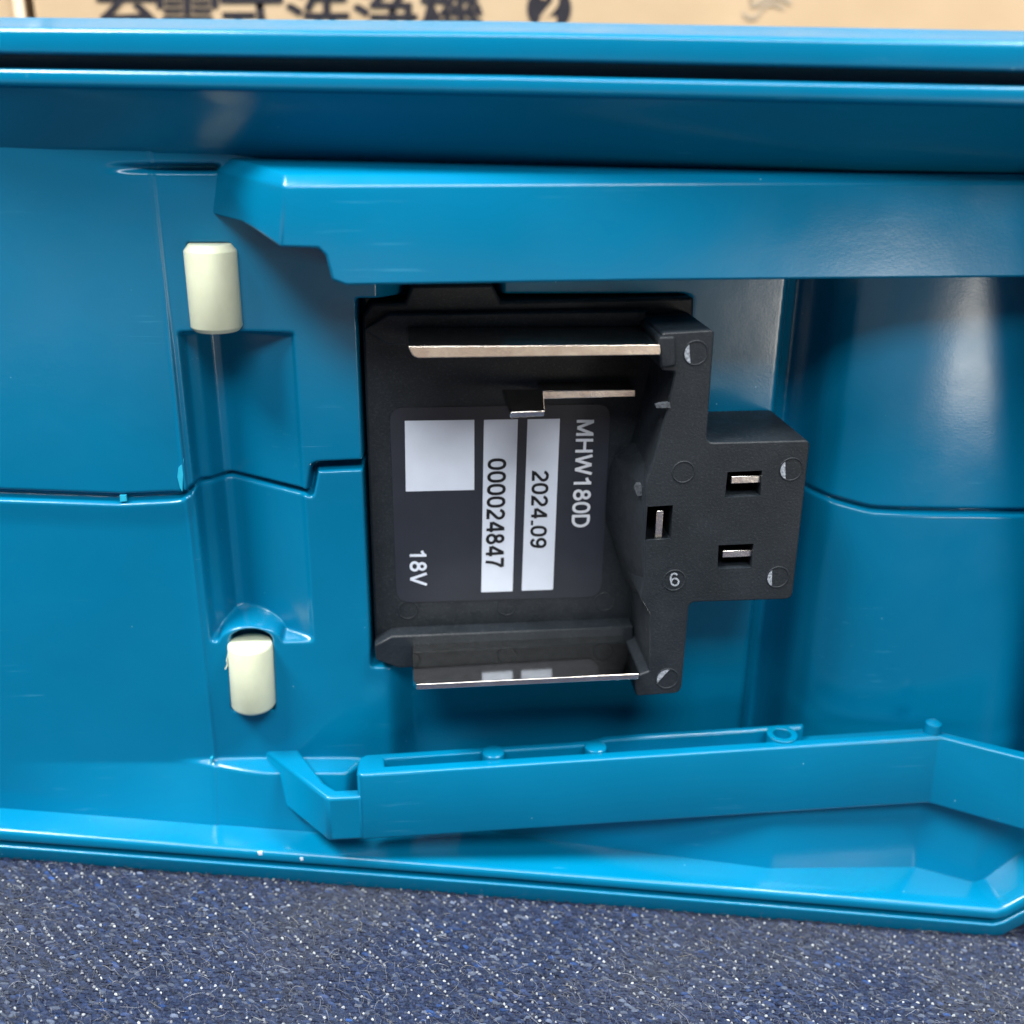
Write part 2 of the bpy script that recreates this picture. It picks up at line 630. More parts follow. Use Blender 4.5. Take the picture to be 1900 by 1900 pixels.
    for k in range(nf):
        s = -40 + RNG.random() * 300
        t = -3 + RNG.random() ** 0.9 * 80
        a = RNG.random() * 6.283 if RNG.random() < 0.4 else RNG.normal(0.75, 0.45)
        L = 0.6 + RNG.random() ** 2 * 4.0
        big = k < 14
        if big: L = 5 + RNG.random() * 6
        n = 7
        r = (0.012 + 0.014 * RNG.random()) if not big else 0.07
        curl = RNG.normal(0, 0.20 if not big else 0.12)
        h0 = 0.10 + RNG.random() * 0.25
        arch = RNG.random() * 0.8
        pts = []
        x, y, aa = s, t, a
        for m_ in range(n):
            f = m_ / (n - 1)
            h = h0 + arch * math.sin(math.pi * f) + float(cloth_wave(x, y)) + 0.12
            pts.append(cloth_pt(x, y, h) - A0)
            x += math.cos(aa) * L / n; y += math.sin(aa) * L / n
            aa += curl + RNG.normal(0, 0.18)
        for m_, pnt in enumerate(pts):
            tg = (pts[min(m_ + 1, n - 1)] - pts[max(m_ - 1, 0)]).normalized()
            u = tg.cross(NRM).normalized(); w2 = u.cross(tg)
            rr = r * (1 - 0.5 * abs(2 * m_ / (n - 1) - 1))
            for b_ in range(3):
                an = 2.094 * b_
                Vs.append((pnt + (u * math.cos(an) + w2 * math.sin(an)) * rr) * MM)
        for m_ in range(n - 1):
            for b_ in range(3):
                c_ = (b_ + 1) % 3
                Qs.append((base + m_ * 3 + b_, base + m_ * 3 + c_, base + (m_ + 1) * 3 + c_, base + (m_ + 1) * 3 + b_))
        kk = 0.05 + 0.27 * RNG.random() ** 2.2
        colr = (kk * 0.88, kk * 0.95, kk * 1.05, 1)
        if RNG.random() < 0.12: colr = (kk * 1.0, kk * 0.95, kk * 0.75, 1)
        if big: colr = (0.10, 0.11, 0.14, 1)
        Cs += [colr] * (3 * n)
        base += 3 * n
    me = bpy.data.meshes.new('lint')
    me.from_pydata([tuple(v) for v in Vs], [], Qs)
    c3 = me.color_attributes.new('tint', 'FLOAT_COLOR', 'POINT')
    c3.data.foreach_set('color', np.array(Cs, dtype=np.float32).ravel())
    l = link('lint', me, LINT, root)
    tag(l, kind='stuff')


make_cloth()
TABLE = simple('pale_wood', (0.27, 0.21, 0.15), 0.5, 0.0, 0.4, 0.03, 0.05, 0.15)
bm = bmesh.new()
add_poly_prism(bm, [cloth_pt(-1100, -900, -0.9), cloth_pt(1300, -900, -0.9), cloth_pt(1300, 1000, -0.9), cloth_pt(-1100, 1000, -0.9)], -NRM * 25)
tag(build('tabletop', bm, TABLE, shade=False), kind='structure')

# ================================================================ cartons behind


def cloth_z(x, y):
    # height of the cloth plane at world x, y
    return A0.z - (NRM.x * (x - A0.x) + NRM.y * (y - A0.y)) / NRM.z


def box_bm(x0, x1, y0, y1, z1):
    bm = bmesh.new()
    pts = []
    for (x, y) in ((x0, y0), (x1, y0), (x1, y1), (x0, y1)):
        pts.append((x, y))
    lo = [bm.verts.new((x, y, cloth_z(x, y) + 0.4)) for x, y in pts]
    hi = [bm.verts.new((x, y, z1)) for x, y in pts]
    bm.faces.new(lo[::-1]); bm.faces.new(hi)
    for i in range(4):
        j = (i + 1) % 4
        bm.faces.new((lo[i], lo[j], hi[j], hi[i]))
    return bm


def make_cartons():
    Y = 135.0
    root = empty('carton', U(64, 30, Y))
    tag(root, 'brown cardboard carton with large black Japanese lettering and a round number two', 'carton')
    xl = U(62, 20, Y).x
    top = U(900, -420, Y).z
    build('carton_body', box_bm(xl, xl + 420, Y, Y + 190, top), CARTON, root, bevel=1.2, segs=2)
    chars = '充電式洗浄機'
    cx = [236, 350, 468, 590, 715, 838]
    for ch, x in zip(chars, cx):
        h = 58
        for k_, (ox, oy) in enumerate(((-2.2, 0), (2.2, 0), (0, 1.8))):
            o = text_mesh(ch, (x - h + ox, 88 + oy), (x + h + ox, 88 + oy), (x + h + ox, -30 + oy), (x - h + ox, -30 + oy), Y - 0.2 - 0.02 * k_, 'lettering', CARTINK, root)
    bm = bmesh.new()
    ring = []
    n = 48
    c = U(1019, 16, Y - 0.2)
    rad = (U(1060, 16, Y) - U(1019, 16, Y)).length
    bm.faces.new([bm.verts.new(c + Vector((math.cos(6.2832 * k / n) * rad, 0, math.sin(6.2832 * k / n) * rad))) for k in range(n)])
    build('round_mark', bm, CARTINK, root, shade=False)
    stroke_text('2', (999, 46), (1037, 46), (1037, -22), (999, -22), Y - 0.45, 'lettering', CARTON, root, 0.24)
    # pale swirl mark further right
    bm = bmesh.new()
    pts = [(1398, -14), (1392, 2), (1396, 9), (1408, 6), (1424, -4), (1440, -8), (1456, -2), (1468, 4)]
    pts2 = [(1378, 22), (1386, 31), (1398, 33), (1408, 27), (1416, 14), (1428, 6), (1442, 8), (1454, 14)]
    for pp, wd in ((pts, 5), (pts2, 4)):
        up = [U(x, y - wd, Y - 0.25) for x, y in pp]
        dn = [U(x, y + wd, Y - 0.25) for x, y in pp]
        add_loft(bm, [up, dn])
    build('swirl_mark', bm, CARTINKPALE, root)
    r2 = empty('carton', U(20, 30, Y + 2))
    tag(r2, 'plain brown carton at the far left with a pale rounded corner edge', 'carton')
    xr = U(45, 20, Y + 1).x
    build('carton_body', box_bm(xr - 320, xr, Y + 1, Y + 180, top - 6), CARTON, r2, bevel=1.5, segs=3)
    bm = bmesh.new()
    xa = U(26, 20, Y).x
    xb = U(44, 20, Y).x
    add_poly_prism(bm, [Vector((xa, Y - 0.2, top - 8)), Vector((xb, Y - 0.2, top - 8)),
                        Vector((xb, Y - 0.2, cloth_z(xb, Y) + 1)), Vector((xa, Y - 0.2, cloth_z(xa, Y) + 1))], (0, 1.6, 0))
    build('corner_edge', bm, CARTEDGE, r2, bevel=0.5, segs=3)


make_cartons()

# ================================================================ the blue housing
HOUSE = empty('washer_housing', U(950, 1600, 20))
tag(HOUSE, 'bright blue moulded plastic washer housing open to its battery bay', 'housing')


def ss(a, b, x):
    t = np.clip((x - a) / (b - a), 0, 1)
    return t * t * (3 - 2 * t)


def seg_dist(PX, PY, pts):
    best = np.full(PX.shape, 1e9)
    for (x0, y0), (x1, y1) in zip(pts[:-1], pts[1:]):
        dx, dy = x1 - x0, y1 - y0
        t = np.clip(((PX - x0) * dx + (PY - y0) * dy) / (dx * dx + dy * dy), 0, 1)
        best = np.minimum(best, np.hypot(PX - x0 - t * dx, PY - y0 - t * dy))
    return best


SEAM_L = [(-320, 902), (0, 917), (225, 925), (335, 920), (350, 913), (362, 901), (400, 908), (414, 907), (575, 915), (583, 868), (590, 866), (700, 861)]
SEAM_R = [(1380, 900), (1460, 905), (1500, 914), (1600, 929), (2010, 921)]


def seam_y(px):
    xs = [p[0] for p in SEAM_L] + [p[0] for p in SEAM_R]
    ys = [p[1] for p in SEAM_L] + [p[1] for p in SEAM_R]
    return np.interp(px, xs, ys)


def gauss_blur(H, s):
    r = int(3 * s) + 1
    k = np.exp(-0.5 * (np.arange(-r, r + 1) / s) ** 2)
    k /= k.sum()
    Hp = np.pad(H, ((r, r), (0, 0)), mode='edge')
    H = sum(k[i] * Hp[i:i + H.shape[0]] for i in range(2 * r + 1))
    Hp = np.pad(H, ((0, 0), (r, r)), mode='edge')
    return sum(k[i] * Hp[:, i:i + H.shape[1]] for i in range(2 * r + 1))


def make_panels():
    xs = np.concatenate([np.arange(-330, 180, 6.0), np.arange(180, 700, 1.8), np.arange(700, 1400, 5.0), np.arange(1400, 1905, 3.0)])
    ys = np.arange(215, 1640, 2.0)
    PX, PY = np.meshgrid(xs, ys, indexing='ij')
    u = 887 + (PX - 887) * 5021.0 / (5921 - PY)       # upright lines: constant u
    H = 5.0 * ss(705, 765, u)
    # shallow crease left of the pins
    cr = 345.0
    H += -0.22 * ss(cr + 5, cr - 3, u) - (0.28 + 0.45 * ss(560, 700, PY) * ss(930, 912, PY)) * np.exp(-((u - cr) / 2.6) ** 2)
    # trough that carries the two pins
    xl, xg, xr = 361.0, 414.0, 560.0
    wall = np.interp(u, [xl - 1, xl + 4, xl + 24, xg - 12, xg + 2, xg + 16, xr - 2, xr + 4], [0, 2.6, 4.6, 7.9, 8.3, 7.7, 0.95, 0.0])
    axp = 464 + (PY - 1176) * 0.046
    endp = 1188 - 28 * np.sqrt(np.clip(1 - ((PX - axp) / 60.0) ** 2, 0, 1))
    endw = ss(616, 624, PY) * ss(3, -4, PY - endp)
    rc = ss(0, 1, (PY - 620) / 8.0)
    H += wall * endw
    # slots the pins lie in
    for (xa, ya, xb, yb, hw) in ((387, 455, 402, 625, 37), (465, 1172, 470, 1315, 36)):
        cxp = xa + (xb - xa) * (PY - ya) / (yb - ya)
        dx = PX - cxp
        ytop = ya + (20 - 20 * np.sqrt(np.clip(1 - (dx / (hw + 2)) ** 2, 0, 1)) if ya > 1000 else 0)
        slot = ss(hw + 3, hw - 1, np.abs(dx)) * ss(-3, 2, PY - ytop) * ss(yb + 3, yb - 2, PY)
        H = H * (1 - slot) + np.maximum(H, 5.5) * slot
    # ledges where upright faces fade into the end walls
    H += 3.0 * ss(190, 350, PX) * ss(412, 392, PX) * ss(304, 307, PY) * ss(321, 315, PY)
    yl = -3.8 * ss(320, 510, PX)
    ybt = -6.4 * np.clip(PX / 570.0, 0, 1.1)
    low = yl * ss(1408, 1412, PY) + (ybt - yl) * np.clip((PY - 1414) / 90.0, 0, 1)
    H += low * ss(690, 640, PX)
    # opening for the terminal block
    le = 664 + (PY - 565) * 0.042
    hole = (ss(le - 2, le + 2, PX) * ss(3, -3, PX - (1284 - 0.05 * (PY - 560))) * ss(556, 560, PY) * ss(1236, 1232, PY))
    neck = ss(747, 752, PX) * ss(932, 926, PX) * ss(505, 510, PY) * ss(575, 570, PY)
    hn = np.maximum(hole, neck)
    H = H * (1 - hn) + 12.0 * hn
    # rounded column at the right
    ug = np.arange(1300, 2200, 1.0)
    cg = np.interp(ug, [1380, 1438, 1455, 1482, 1500, 1514, 1540, 1590, 1650, 1700, 1890, 1906, 1925, 1950, 1980, 2200],
                   [5.0, 5.0, 9.0, 12.0, 8.0, 2.0, -2.0, -4.4, -5.7, -6.4, -8.1, -7.9, -7.2, -6.0, -3.0, 2.0])
    kk = np.exp(-0.5 * (np.arange(-60, 61) / 14.0) ** 2)
    cs = np.convolve(np.pad(cg, 60, mode='edge'), kk / kk.sum(), mode='valid')
    cs = np.where(ug < 1600, cg + (cs - cg) * np.clip((ug - 1490) / 110, 0, 1), cs)
    col = np.interp(u, ug, cs)
    H = np.where(u > 1400, col, H)
    H += -0.3 * ss(1312, 1346, PY + 34 * ss(1600, 1500, u)) * ss(1470, 1530, u)
    # seam between the two half shells
    dl = seg_dist(PX, PY, SEAM_L)
    dr = seg_dist(PX, PY, SEAM_R)
    wl = np.interp(PX, [0, 320, 360, 570, 585], [7.5, 7.0, 3.0, 3.4, 6.0])
    depth = np.interp(PX, [0, 330, 360, 570, 600], [1.5, 1.5, 1.9, 2.4, 5.0])
    H += depth * ss(wl + 1.5, wl - 1.5, dl) * (PX < 720)
    H += 1.6 * ss(5.5, 2.5, dr) * (PX > 1300)
    H += -0.35 * ss(0, 5, PY - seam_y(PX)) * (PX < 360) * ss(60, 0, PY - seam_y(PX))
    H = gauss_blur(H, 1.1)
    x, z = UN(PX, PY)
    V = np.stack([x, H, z], -1).reshape(-1, 3)
    off = np.array(HOUSE.location) / MM
    V = (V - off) * MM
    nx, ny = PX.shape
    idx = np.arange(nx * ny).reshape(nx, ny)
    Q = np.stack([idx[:-1, :-1], idx[:-1, 1:], idx[1:, 1:], idx[1:, :-1]], -1)
    cxm = 0.5 * (PX[:-1, :-1] + PX[1:, 1:]); cym = 0.5 * (PY[:-1, :-1] + PY[1:, 1:])
    up = cym < seam_y(cxm)
    for name, msk in (('upper_shell', up), ('lower_shell', ~up)):
        q = Q[msk]
        used, inv = np.unique(q, return_inverse=True)
        v = V[used]; q = inv.reshape(-1, 4)
        me = bpy.data.meshes.new(name)
        me.vertices.add(len(v)); me.vertices.foreach_set('co', v.ravel())
        me.loops.add(q.size); me.loops.foreach_set('vertex_index', q.ravel().astype(np.int32))
        me.polygons.add(len(q)); me.polygons.foreach_set('loop_start', np.arange(0, q.size, 4, dtype=np.int32))
        me.polygons.foreach_set('use_smooth', np.ones(len(q), dtype=bool))
        me.update(calc_edges=True)
        link(name, me, BLUE, HOUSE)


make_panels()

# ---- rim: loops run clockwise from the top left
PXT = [-330, 0, 480, 950, 1420, 1900, 1990]


def lerp_list(xs, pts):
    return [(x, float(np.interp(x, [p[0] for p in pts], [p[1] for p in pts]))) for x in xs]


def ext(pts):
    """extend end points linearly to -330 / 1990"""
    (x0, y0), (x1, y1) = pts[0], pts[1]
    a = (-330, y0 + (y1 - y0) / (x1 - x0) * (-330 - x0))
    (x0, y0), (x1, y1) = pts[-2], pts[-1]
    b = (1990, y1 + (y1 - y0) / (x1 - x0) * (1990 - x1))
    return [a] + pts + [b]


def rim_loop(top, bottom, corner, right_x, dy=0.0):
    """top: [(px,py)...], bottom likewise; corner = px where the bottom run turns up"""
    T = lerp_list(PXT[:-1], ext(top)) + [(right_x, lerp_list([1990], ext(top))[0][1] + (right_x - 1990) * 0.02)]
    yb = lerp_list([corner], ext(bottom))[0][1]
    cor = [(right_x, yb - (right_x - corner) * 0.52), (corner + 12, yb - 5), (corner - 8, yb)]
    B = lerp_list([1420, 950, 480, 0, -330], ext(bottom))
    pts = T + [(right_x, 900)] + cor + B
    return [U(x, y, rim_y(x) + dy) for x, y in pts]


BI_T, BI_B = [(0, 162), (950, 178), (1900, 199)], [(0, 1541), (950, 1616), (1850, 1689)]
BO_T, BO_B = [(0, 127), (950, 140), (1900, 160)], [(0, 1562), (950, 1634), (1850, 1708)]
FI_T, FI_B = [(0, 99), (950, 112), (1900, 132)], [(0, 1570), (950, 1642), (1850, 1716)]
FO_T, FO_B = [(0, 50), (950, 58), (1900, 76)], [(0, 1597), (950, 1672), (1850, 1743)]

bi = rim_loop(BI_T, BI_B, 1856, 2057)
bo = rim_loop(BO_T, BO_B, 1856, 2070)
gi = [p + Vector((0, 9, 0)) for p in bo]
fi = rim_loop(FI_T, FI_B, 1852, 2076)
go = [p + Vector((0, 9, 0)) for p in fi]
fo = rim_loop(FO_T, FO_B, 1850, 2092)
# bead


def arc_rows(edge, other, r, first):
    """quarter round between the side wall and the front face of a rim"""
    out = []
    for k in range(6):
        a = math.pi / 2 * k / 5
        row = []
        for p, q in zip(edge, other):
            d = (q - p); d.y = 0; d.normalize()
            row.append(p + d * r * (1 - math.cos(a)) + Vector((0, r * (1 - math.sin(a)), 0)))
        out.append(row)
    return out if first else out[::-1]


bm = bmesh.new()
back = [p + Vector((0, 6, 0)) for p in bi]
rows = [back] + arc_rows(bi, bo, 0.95, True) + arc_rows(bo, bi, 0.75, False) + [gi]
add_loft(bm, rows, close=True)
build('bead', bm, BLUE, HOUSE)
# groove floor between bead and flange
bm = bmesh.new()
add_loft(bm, [[p + Vector((0, -0.4, 0)) for p in gi], [p + Vector((0, -0.4, 0)) for p in go]], close=True)
build('groove_floor', bm, BLUE, HOUSE)
# flange and the case body behind it


def grow(pts, k, dy, dz=0.0):
    c = sum(pts, Vector()) / len(pts)
    return [Vector((c.x + (p.x - c.x) * k, p.y + dy, c.z + (p.z - c.z) * k + (dz if p.z > 0 else 0))) for p in pts]


bm = bmesh.new()
zm_ = sum(p.z for p in fo) / len(fo)
fo = [CAM + (p - CAM) * ((p.y + (1.5 if p.z < zm_ - 30 else 0) - CAM.y) / (p.y - CAM.y)) for p in fo]
lip = grow(fo, 1.0, 9, 1.9)
body0 = grow(fo, 0.985, 10, 1.6)
body1 = [Vector((p.x, 88, p.z)) for p in grow(fo, 0.965, 0, 1.0)]
add_loft(bm, [go] + arc_rows(fi, fo, 0.45, True) + arc_rows(fo, fi, 0.9, False) + [lip], close=True)
build('flange', bm, BLUE, HOUSE)
bm = bmesh.new()
vs = add_loft(bm, [body0, body1], close=True)
bm.faces.new(vs[-1])
build('case_body', bm, BLUE, HOUSE, bevel=2.0, segs=3)

# ---- end walls of the bay
# top wall, sweeping down to the panel
xs = [-330, -100, 100, 300, 425, 600, 900, 1200, 1400, 1600, 1750, 1948]


def dline(x):
    py = float(np.interp(x, [-330, 425, 1600, 1990], [286, 292, 319, 327]))
    y = float(np.interp(x, [-330, 425, 1600, 1990], [0.8, 0.6, -12.2, -13.2]))
    return py, y


rows = [[] for _ in range(10)]
for x in xs:
    p0y = lerp_list([x], ext(BI_T))[0][1] + 0.0
    y0 = rim_y(x)
    py1, y1 = dline(x)
    P0, P1 = U(x, p0y, y0), U(x, py1, y1)
    for i in range(8):
        t = i / 7
        ez = t ** 1.25
        ey = 1 - (1 - t) ** 1.25
        P = Vector((P0.x + (P1.x - P0.x) * t, P0.y + (P1.y - P0.y) * (t * 0.75 + 0.25 * t * t), P0.z + (P1.z - P0.z) * ez))
        rows[i].append(P)
    rows[8].append(P1 + Vector((0, 2, -0.6)))
    rows[9].append(P1 + Vector((0, 14, -0.8)))
bm = bmesh.new()
add_loft(bm, rows)
build('top_wall', bm, BLUE, HOUSE)

# bottom and right walls run straight back from the bead
bm = bmesh.new()
sub = bi[6:]
add_loft(bm, [[p + Vector((0, 3, 0)) for p in sub], [p + Vector((0, 30, 0.5)) for p in sub]])
build('floor_wall', bm, BLUE, HOUSE, bevel=0.5, segs=2, angle=15)
# left end of the bay, outside the view
bm = bmesh.new()
add_loft(bm, [[bi[0] + Vector((0, 3, 0)), bi[-1] + Vector((0, 3, 0))], [bi[0] + Vector((4, 30, 0)), bi[-1] + Vector((4, 30, 0))]])
build('side_wall', bm, BLUE, HOUSE)

# ---- upper rail
bm = bmesh.new()
FX = [525, 800, 1100, 1400, 1600, 1958]
f = [U(x, float(np.interp(x, [525, 1990], [346, 338])), -16) for x in FX]
bx = [528, 800, 1100, 1400, 1600, 1952]
b = [U(x, float(np.interp(x, [528, 1990], [323, 323])), -14.4) for x in bx]
c_x = [482, 800, 1100, 1400, 1600, 1950]
c = [U(x, float(np.interp(x, [482, 1600, 1990], [307, 320.5, 323])), float(np.interp(x, [482, 1600, 1990], [-8, -13.2, -13.8]))) for x in c_x]
d_x = [425, 800, 1100, 1400, 1600, 1948]
d = [U(x, dline(x)[0], dline(x)[1]) for x in d_x]
e = [p + Vector((0, 18, 0)) for p in d]
rows = add_loft(bm, [f, b, c, d, e])
nv = bm.verts.new
bot = [(1958, 514), (1200, 521), (642, 530), (616, 520), (604, 474), (590, 461), (520, 459)]
bv = [nv(U(x, y, -16)) for x, y in bot]
bm.faces.new(rows[0] + bv)
bb = [nv(U(x, y, -16) + Vector((0, 26, 0))) for x, y in bot[:-1]]
for i in range(len(bot) - 2):
    bm.faces.new((bv[i], bb[i], bb[i + 1], bv[i + 1]))
# slanted left end
k3, k2 = nv(U(402, 316, 0.3)), nv(U(392, 397, 0.3))
m1, m2 = nv(U(470, 424, -8)), nv(U(446, 410, -5))
bm.faces.new((rows[0][0], bv[-1], m1, m2, k2, k3))
bm.faces.new((rows[3][0], rows[2][0], rows[1][0], rows[0][0], k3))
k3b, k2b = nv(k3.co + Vector((0, 9, 0))), nv(k2.co + Vector((0, 9, 0)))
bm.faces.new((k3, k2, k2b, k3b))
bm.faces.new((rows[3][0], k3, k3b))
bm.faces.new((bv[-1], bv[-2], bb[-1], m1))
bm.faces.new((m1, bb[-1], m2))
bm.faces.new((m2, bb[-1], k2b, k2))
build('upper_rail', bm, BLUE, HOUSE, bevel=0.42, segs=3, angle=12)

# ---- lower rail: front wall with its turn to the right, back lip, slanted arm, bosses
zt = [U(690, 1437, -16), U(1745, 1368, -16), U(1990, 1430, -27)]
zb = [U(660, 1560, -16), U(1735, 1490, -16), U(1990, 1556, -26.5)]


def lin(pts_, x):
    return float(np.interp(x, [p.x for p in pts_], [p.z for p in pts_]))


def extrap(pts_, x):
    p, q = pts_[0], pts_[1]
    return p.z + (q.z - p.z) * (x - p.x) / (q.x - p.x) if x < p.x else lin(pts_, x)


def Xr(px, y):
    """x on the rail top for a photo column seen at depth y"""
    py = float(np.interp(px, [690, 1745], [1437, 1368]))
    return U(px, 200 + (py - 200) * (179.2 + y) / 163.2, y).x


xL = U(661, 1440, -16).x
xT = zt[1].x
xE = zt[2].x
plan = [(xL, -15.2), (xL + 0.8, -16), (xT, -16), (xE, -27), (xE + 0.8, -24.0), (xT + 0.6, -13.5), (U(714, 1417, -13.5).x, -13.5),
        (U(712, 1396, -11.2).x, -11.0), (U(1088, 1367, -10.8).x, -11.0), (U(1131, 1355, -9.6).x, -9.7), (U(1493, 1332, -9.6).x, -9.7),
        (U(1493, 1328, -8).x, -8.1), (U(1121, 1346, -8).x, -8.1), (U(1090, 1357, -9).x, -9.3), (xL + 1.6, -9.3), (xL + 0.2, -10.4)]
bm = bmesh.new()
ta = [bm.verts.new((x, y, extrap(zt, x))) for x, y in plan]
tb = [bm.verts.new((x, y, extrap(zb, x))) for x, y in plan]
bm.faces.new(ta)
n_ = len(plan)
for i in range(n_):
    bm.faces.new((ta[i], ta[(i + 1) % n_], tb[(i + 1) % n_], tb[i]))
# underside closes only below the front wall
bm.faces.new([tb[i] for i in (0, 1, 2, 3, 4, 5, 6)])
build('rail_channel', bm, BLUE, HOUSE, bevel=0.7, segs=4, angle=20)
bm = bmesh.new()
qa = [U(690, 1437, -15) + Vector((0, 0, -2.6)), U(1745, 1368, -15) + Vector((0, 0, -2.6))]
add_loft(bm, [qa, [p + Vector((0, 7, 0)) for p in qa]])
build('slot_floor', bm, BLUE, HOUSE)
# slanted arm
bm = bmesh.new()
plan = [(490, 1365, 0), (605, 1481, -16.02), (672, 1477.5, -16.02), (672, 1459, -13.5), (624, 1461, -13.5), (601, 1440, -11), (560, 1378, -1.5), (549, 1358, 1)]
ztop = U(605, 1481, -16).z
hgt = (U(605, 1481, -16) - U(605, 1562, -16)).z
pts = [Vector((U(a, b_, c_).x, c_, ztop)) for a, b_, c_ in plan]
pts += [Vector((pts[-1].x, 9, ztop)), Vector((pts[0].x - 0.4, 9, ztop)), Vector((pts[0].x - 0.3, 0.6, ztop))]
add_poly_prism(bm, pts, (0, 0, -hgt))
build('rail_arm', bm, BLUE, HOUSE, bevel=0.75, segs=3, angle=20)
# bosses in the slot
for (x, y, r, hole) in ((915, 1393, 2.15, False), (1105, 1383, 2.15, False), (1451, 1361, 2.9, True)):
    bm = bmesh.new()
    c0 = U(x, y, -12.0)
    c0.z -= 0.0
    add_cyl(bm, c0, (0, 0, -1), [(0, r - 0.3), (0.25, r), (6, r)] if not hole else [(0, r), (6, r)])
    if hole:
        top_f = [f_ for f_ in bm.faces if len(f_.verts) > 10 and abs(f_.calc_center_median().z - c0.z) < 0.01][0]
        ins = bmesh.ops.inset_individual(bm, faces=[top_f], thickness=0.25)
        ins = bmesh.ops.inset_individual(bm, faces=[top_f], thickness=1.2)
        for v in top_f.verts:
            v.co.z -= 0.0
        ex = bmesh.ops.extrude_discrete_faces(bm, faces=[top_f])
        for f_ in ex['faces']:
            for v in f_.verts: v.co.z -= 2.5
    build('boss', bm, BLUE, HOUSE, bevel=0.15, segs=2, angle=40)
bm = bmesh.new()
add_cyl(bm, U(1733, 1338, -14), (0, 0, -1), [(0, 0.9), (0.4, 1.5), (5, 1.7)], 20)
build('nub', bm, BLUE, HOUSE)

# wall under the rail down to the floor
bm = bmesh.new()
sp = [(860, 1572, -5.5), (1150, 1586, -11), (1430, 1597, -15.7), (1700, 1578, -14.4), (1810, 1600, -18.6), (1965, 1568, -18.6)]
lo = [U(x, y, yy) - Vector((0, 1.2, 8)) for x, y, yy in sp]
hi = [p + Vector((0, 3.2, 21)) for p in lo]
add_loft(bm, [lo, hi])
build('support_wall', bm, BLUE, HOUSE, bevel=0.8, segs=3, angle=10)

FLASH = simple('stressed_blue_plastic', (0.02, 0.42, 0.62), 0.4, 0.0, 0.4, 1.0, 0.1, 0.1)


def sliver(name, pts, y, thick, parent=HOUSE, mat=None):
    bm = prism(pts, y - thick, y + 0.4)
    return build(name, bm, mat or FLASH, parent, shade=False)


sliver('flash', [(331, 868), (337, 862), (341, 850), (338, 912), (334, 905), (329, 885)], -0.3, 0.25)
sliver('flash', [(222, 919), (234, 919), (235, 930), (223, 931)], 0.0, 0.3)
sliver('flash', [(390, 1408), (394, 1406), (393, 1428), (388, 1427)], -0.9, 0.3)
for (x, y, w_) in ((478, 1582, 8), (556, 1592, 6)):
    sliver('dust', [(x, y), (x + w_, y - 1), (x + w_ + 1, y + 4), (x + 2, y + 5)], rim_y(x) + 0.1, 0.2, mat=WHITEINK)

# ================================================================ nylon pins
def make_pin(a, bpt, r, label, ch_top, ch_bot):
    A, B = U(*a), U(*bpt)
    root = None
    bm = bmesh.new()
    L = (B - A).length
    n = 8
    rings = [(0.0, r - ch_top)]
    rings += [(ch_top * 1.2, r - 0.05), (ch_top * 1.2 + 0.12, r)]
    rings += [(L - ch_bot * 1.2 - 0.1, r), (L - ch_bot * 1.2, r - 0.05), (L, r - ch_bot)]
    add_cyl(bm, Vector((0, 0, 0)), (B - A).normalized(), rings, 56)
    bmesh.ops.recalc_face_normals(bm, faces=bm.faces)
    for v in bm.verts: v.co *= MM
    me = bpy.data.meshes.new('nylon_pin')
    bm.to_mesh(me); bm.free()
    me.polygons.foreach_set('use_smooth', [True] * len(me.polygons))
    me.set_sharp_from_angle(angle=math.radians(38))
    o = link('nylon_pin', me, NYLON)
    o.location = A * MM
    tag(o, label, 'pin', 'cream pins in the left trough')
    return o


make_pin((389, 452, -0.6), (403, 612, -0.6), 4.25, 'cream nylon pin with chamfered ends in the upper slot below the sloped rail end', 0.85, 0.55)
p2 = make_pin((464, 1193, 0.0), (471, 1308, 0.0), 4.2, 'cream nylon pin with its round end face showing, in the lower slot', 0.25, 0.4)
# a whisker of flash beside the lower pin
bm = bmesh.new()
wp = [(424, 1212), (421, 1224), (422, 1234), (418, 1242)]
for (xa, ya), (xb, yb) in zip(wp[:-1], wp[1:]):
    a_, b_ = U(xa, ya, -1.3), U(xb, yb, -1.3)
    add_cyl(bm, a_, b_ - a_, [(0, 0.16), ((b_ - a_).length, 0.12)], 6)
off = p2.location / MM
bmesh.ops.recalc_face_normals(bm, faces=bm.faces)
for v in bm.verts: v.co = (v.co - off) * MM
me = bpy.data.meshes.new('flash'); bm.to_mesh(me); bm.free()
link('flash', me, NYLON, p2)

# ================================================================ terminal block
TERM = empty('terminal_block', U(940, 1000, 5))
tag(TERM, 'black plastic battery terminal block with metal contacts and a printed label', 'terminal')
YB = 2.0      # base plate face
YF = -14.5    # front face
base = [(672, 588), (690, 563), (752, 563), (764, 530), (914, 528), (930, 560), (1288, 552), (1262, 1238), (1190, 1218), (742, 1239), (697, 1222)]
build('base_plate', prism(base, YB, 11), BLACK, TERM, bevel=0.5, segs=2)
up_rib = [(676, 612), (720, 584), (1200, 577), (1200, 606), (756, 609), (754, 640), (720, 640)]
build('guide_rib', prism(up_rib, -0.5, 4), BLACK, TERM, bevel=0.3, segs=2)
lo_rib = [(695, 1198), (727, 1181), (1175, 1162), (1175, 1219), (740, 1240), (698, 1225)]
build('guide_rib', prism(lo_rib, -1.6, 4), BLACK, TERM, bevel=0.3, segs=2)
lo_rib2 = [(757, 1202), (780, 1198), (1160, 1180), (1160, 1232), (768, 1252)]
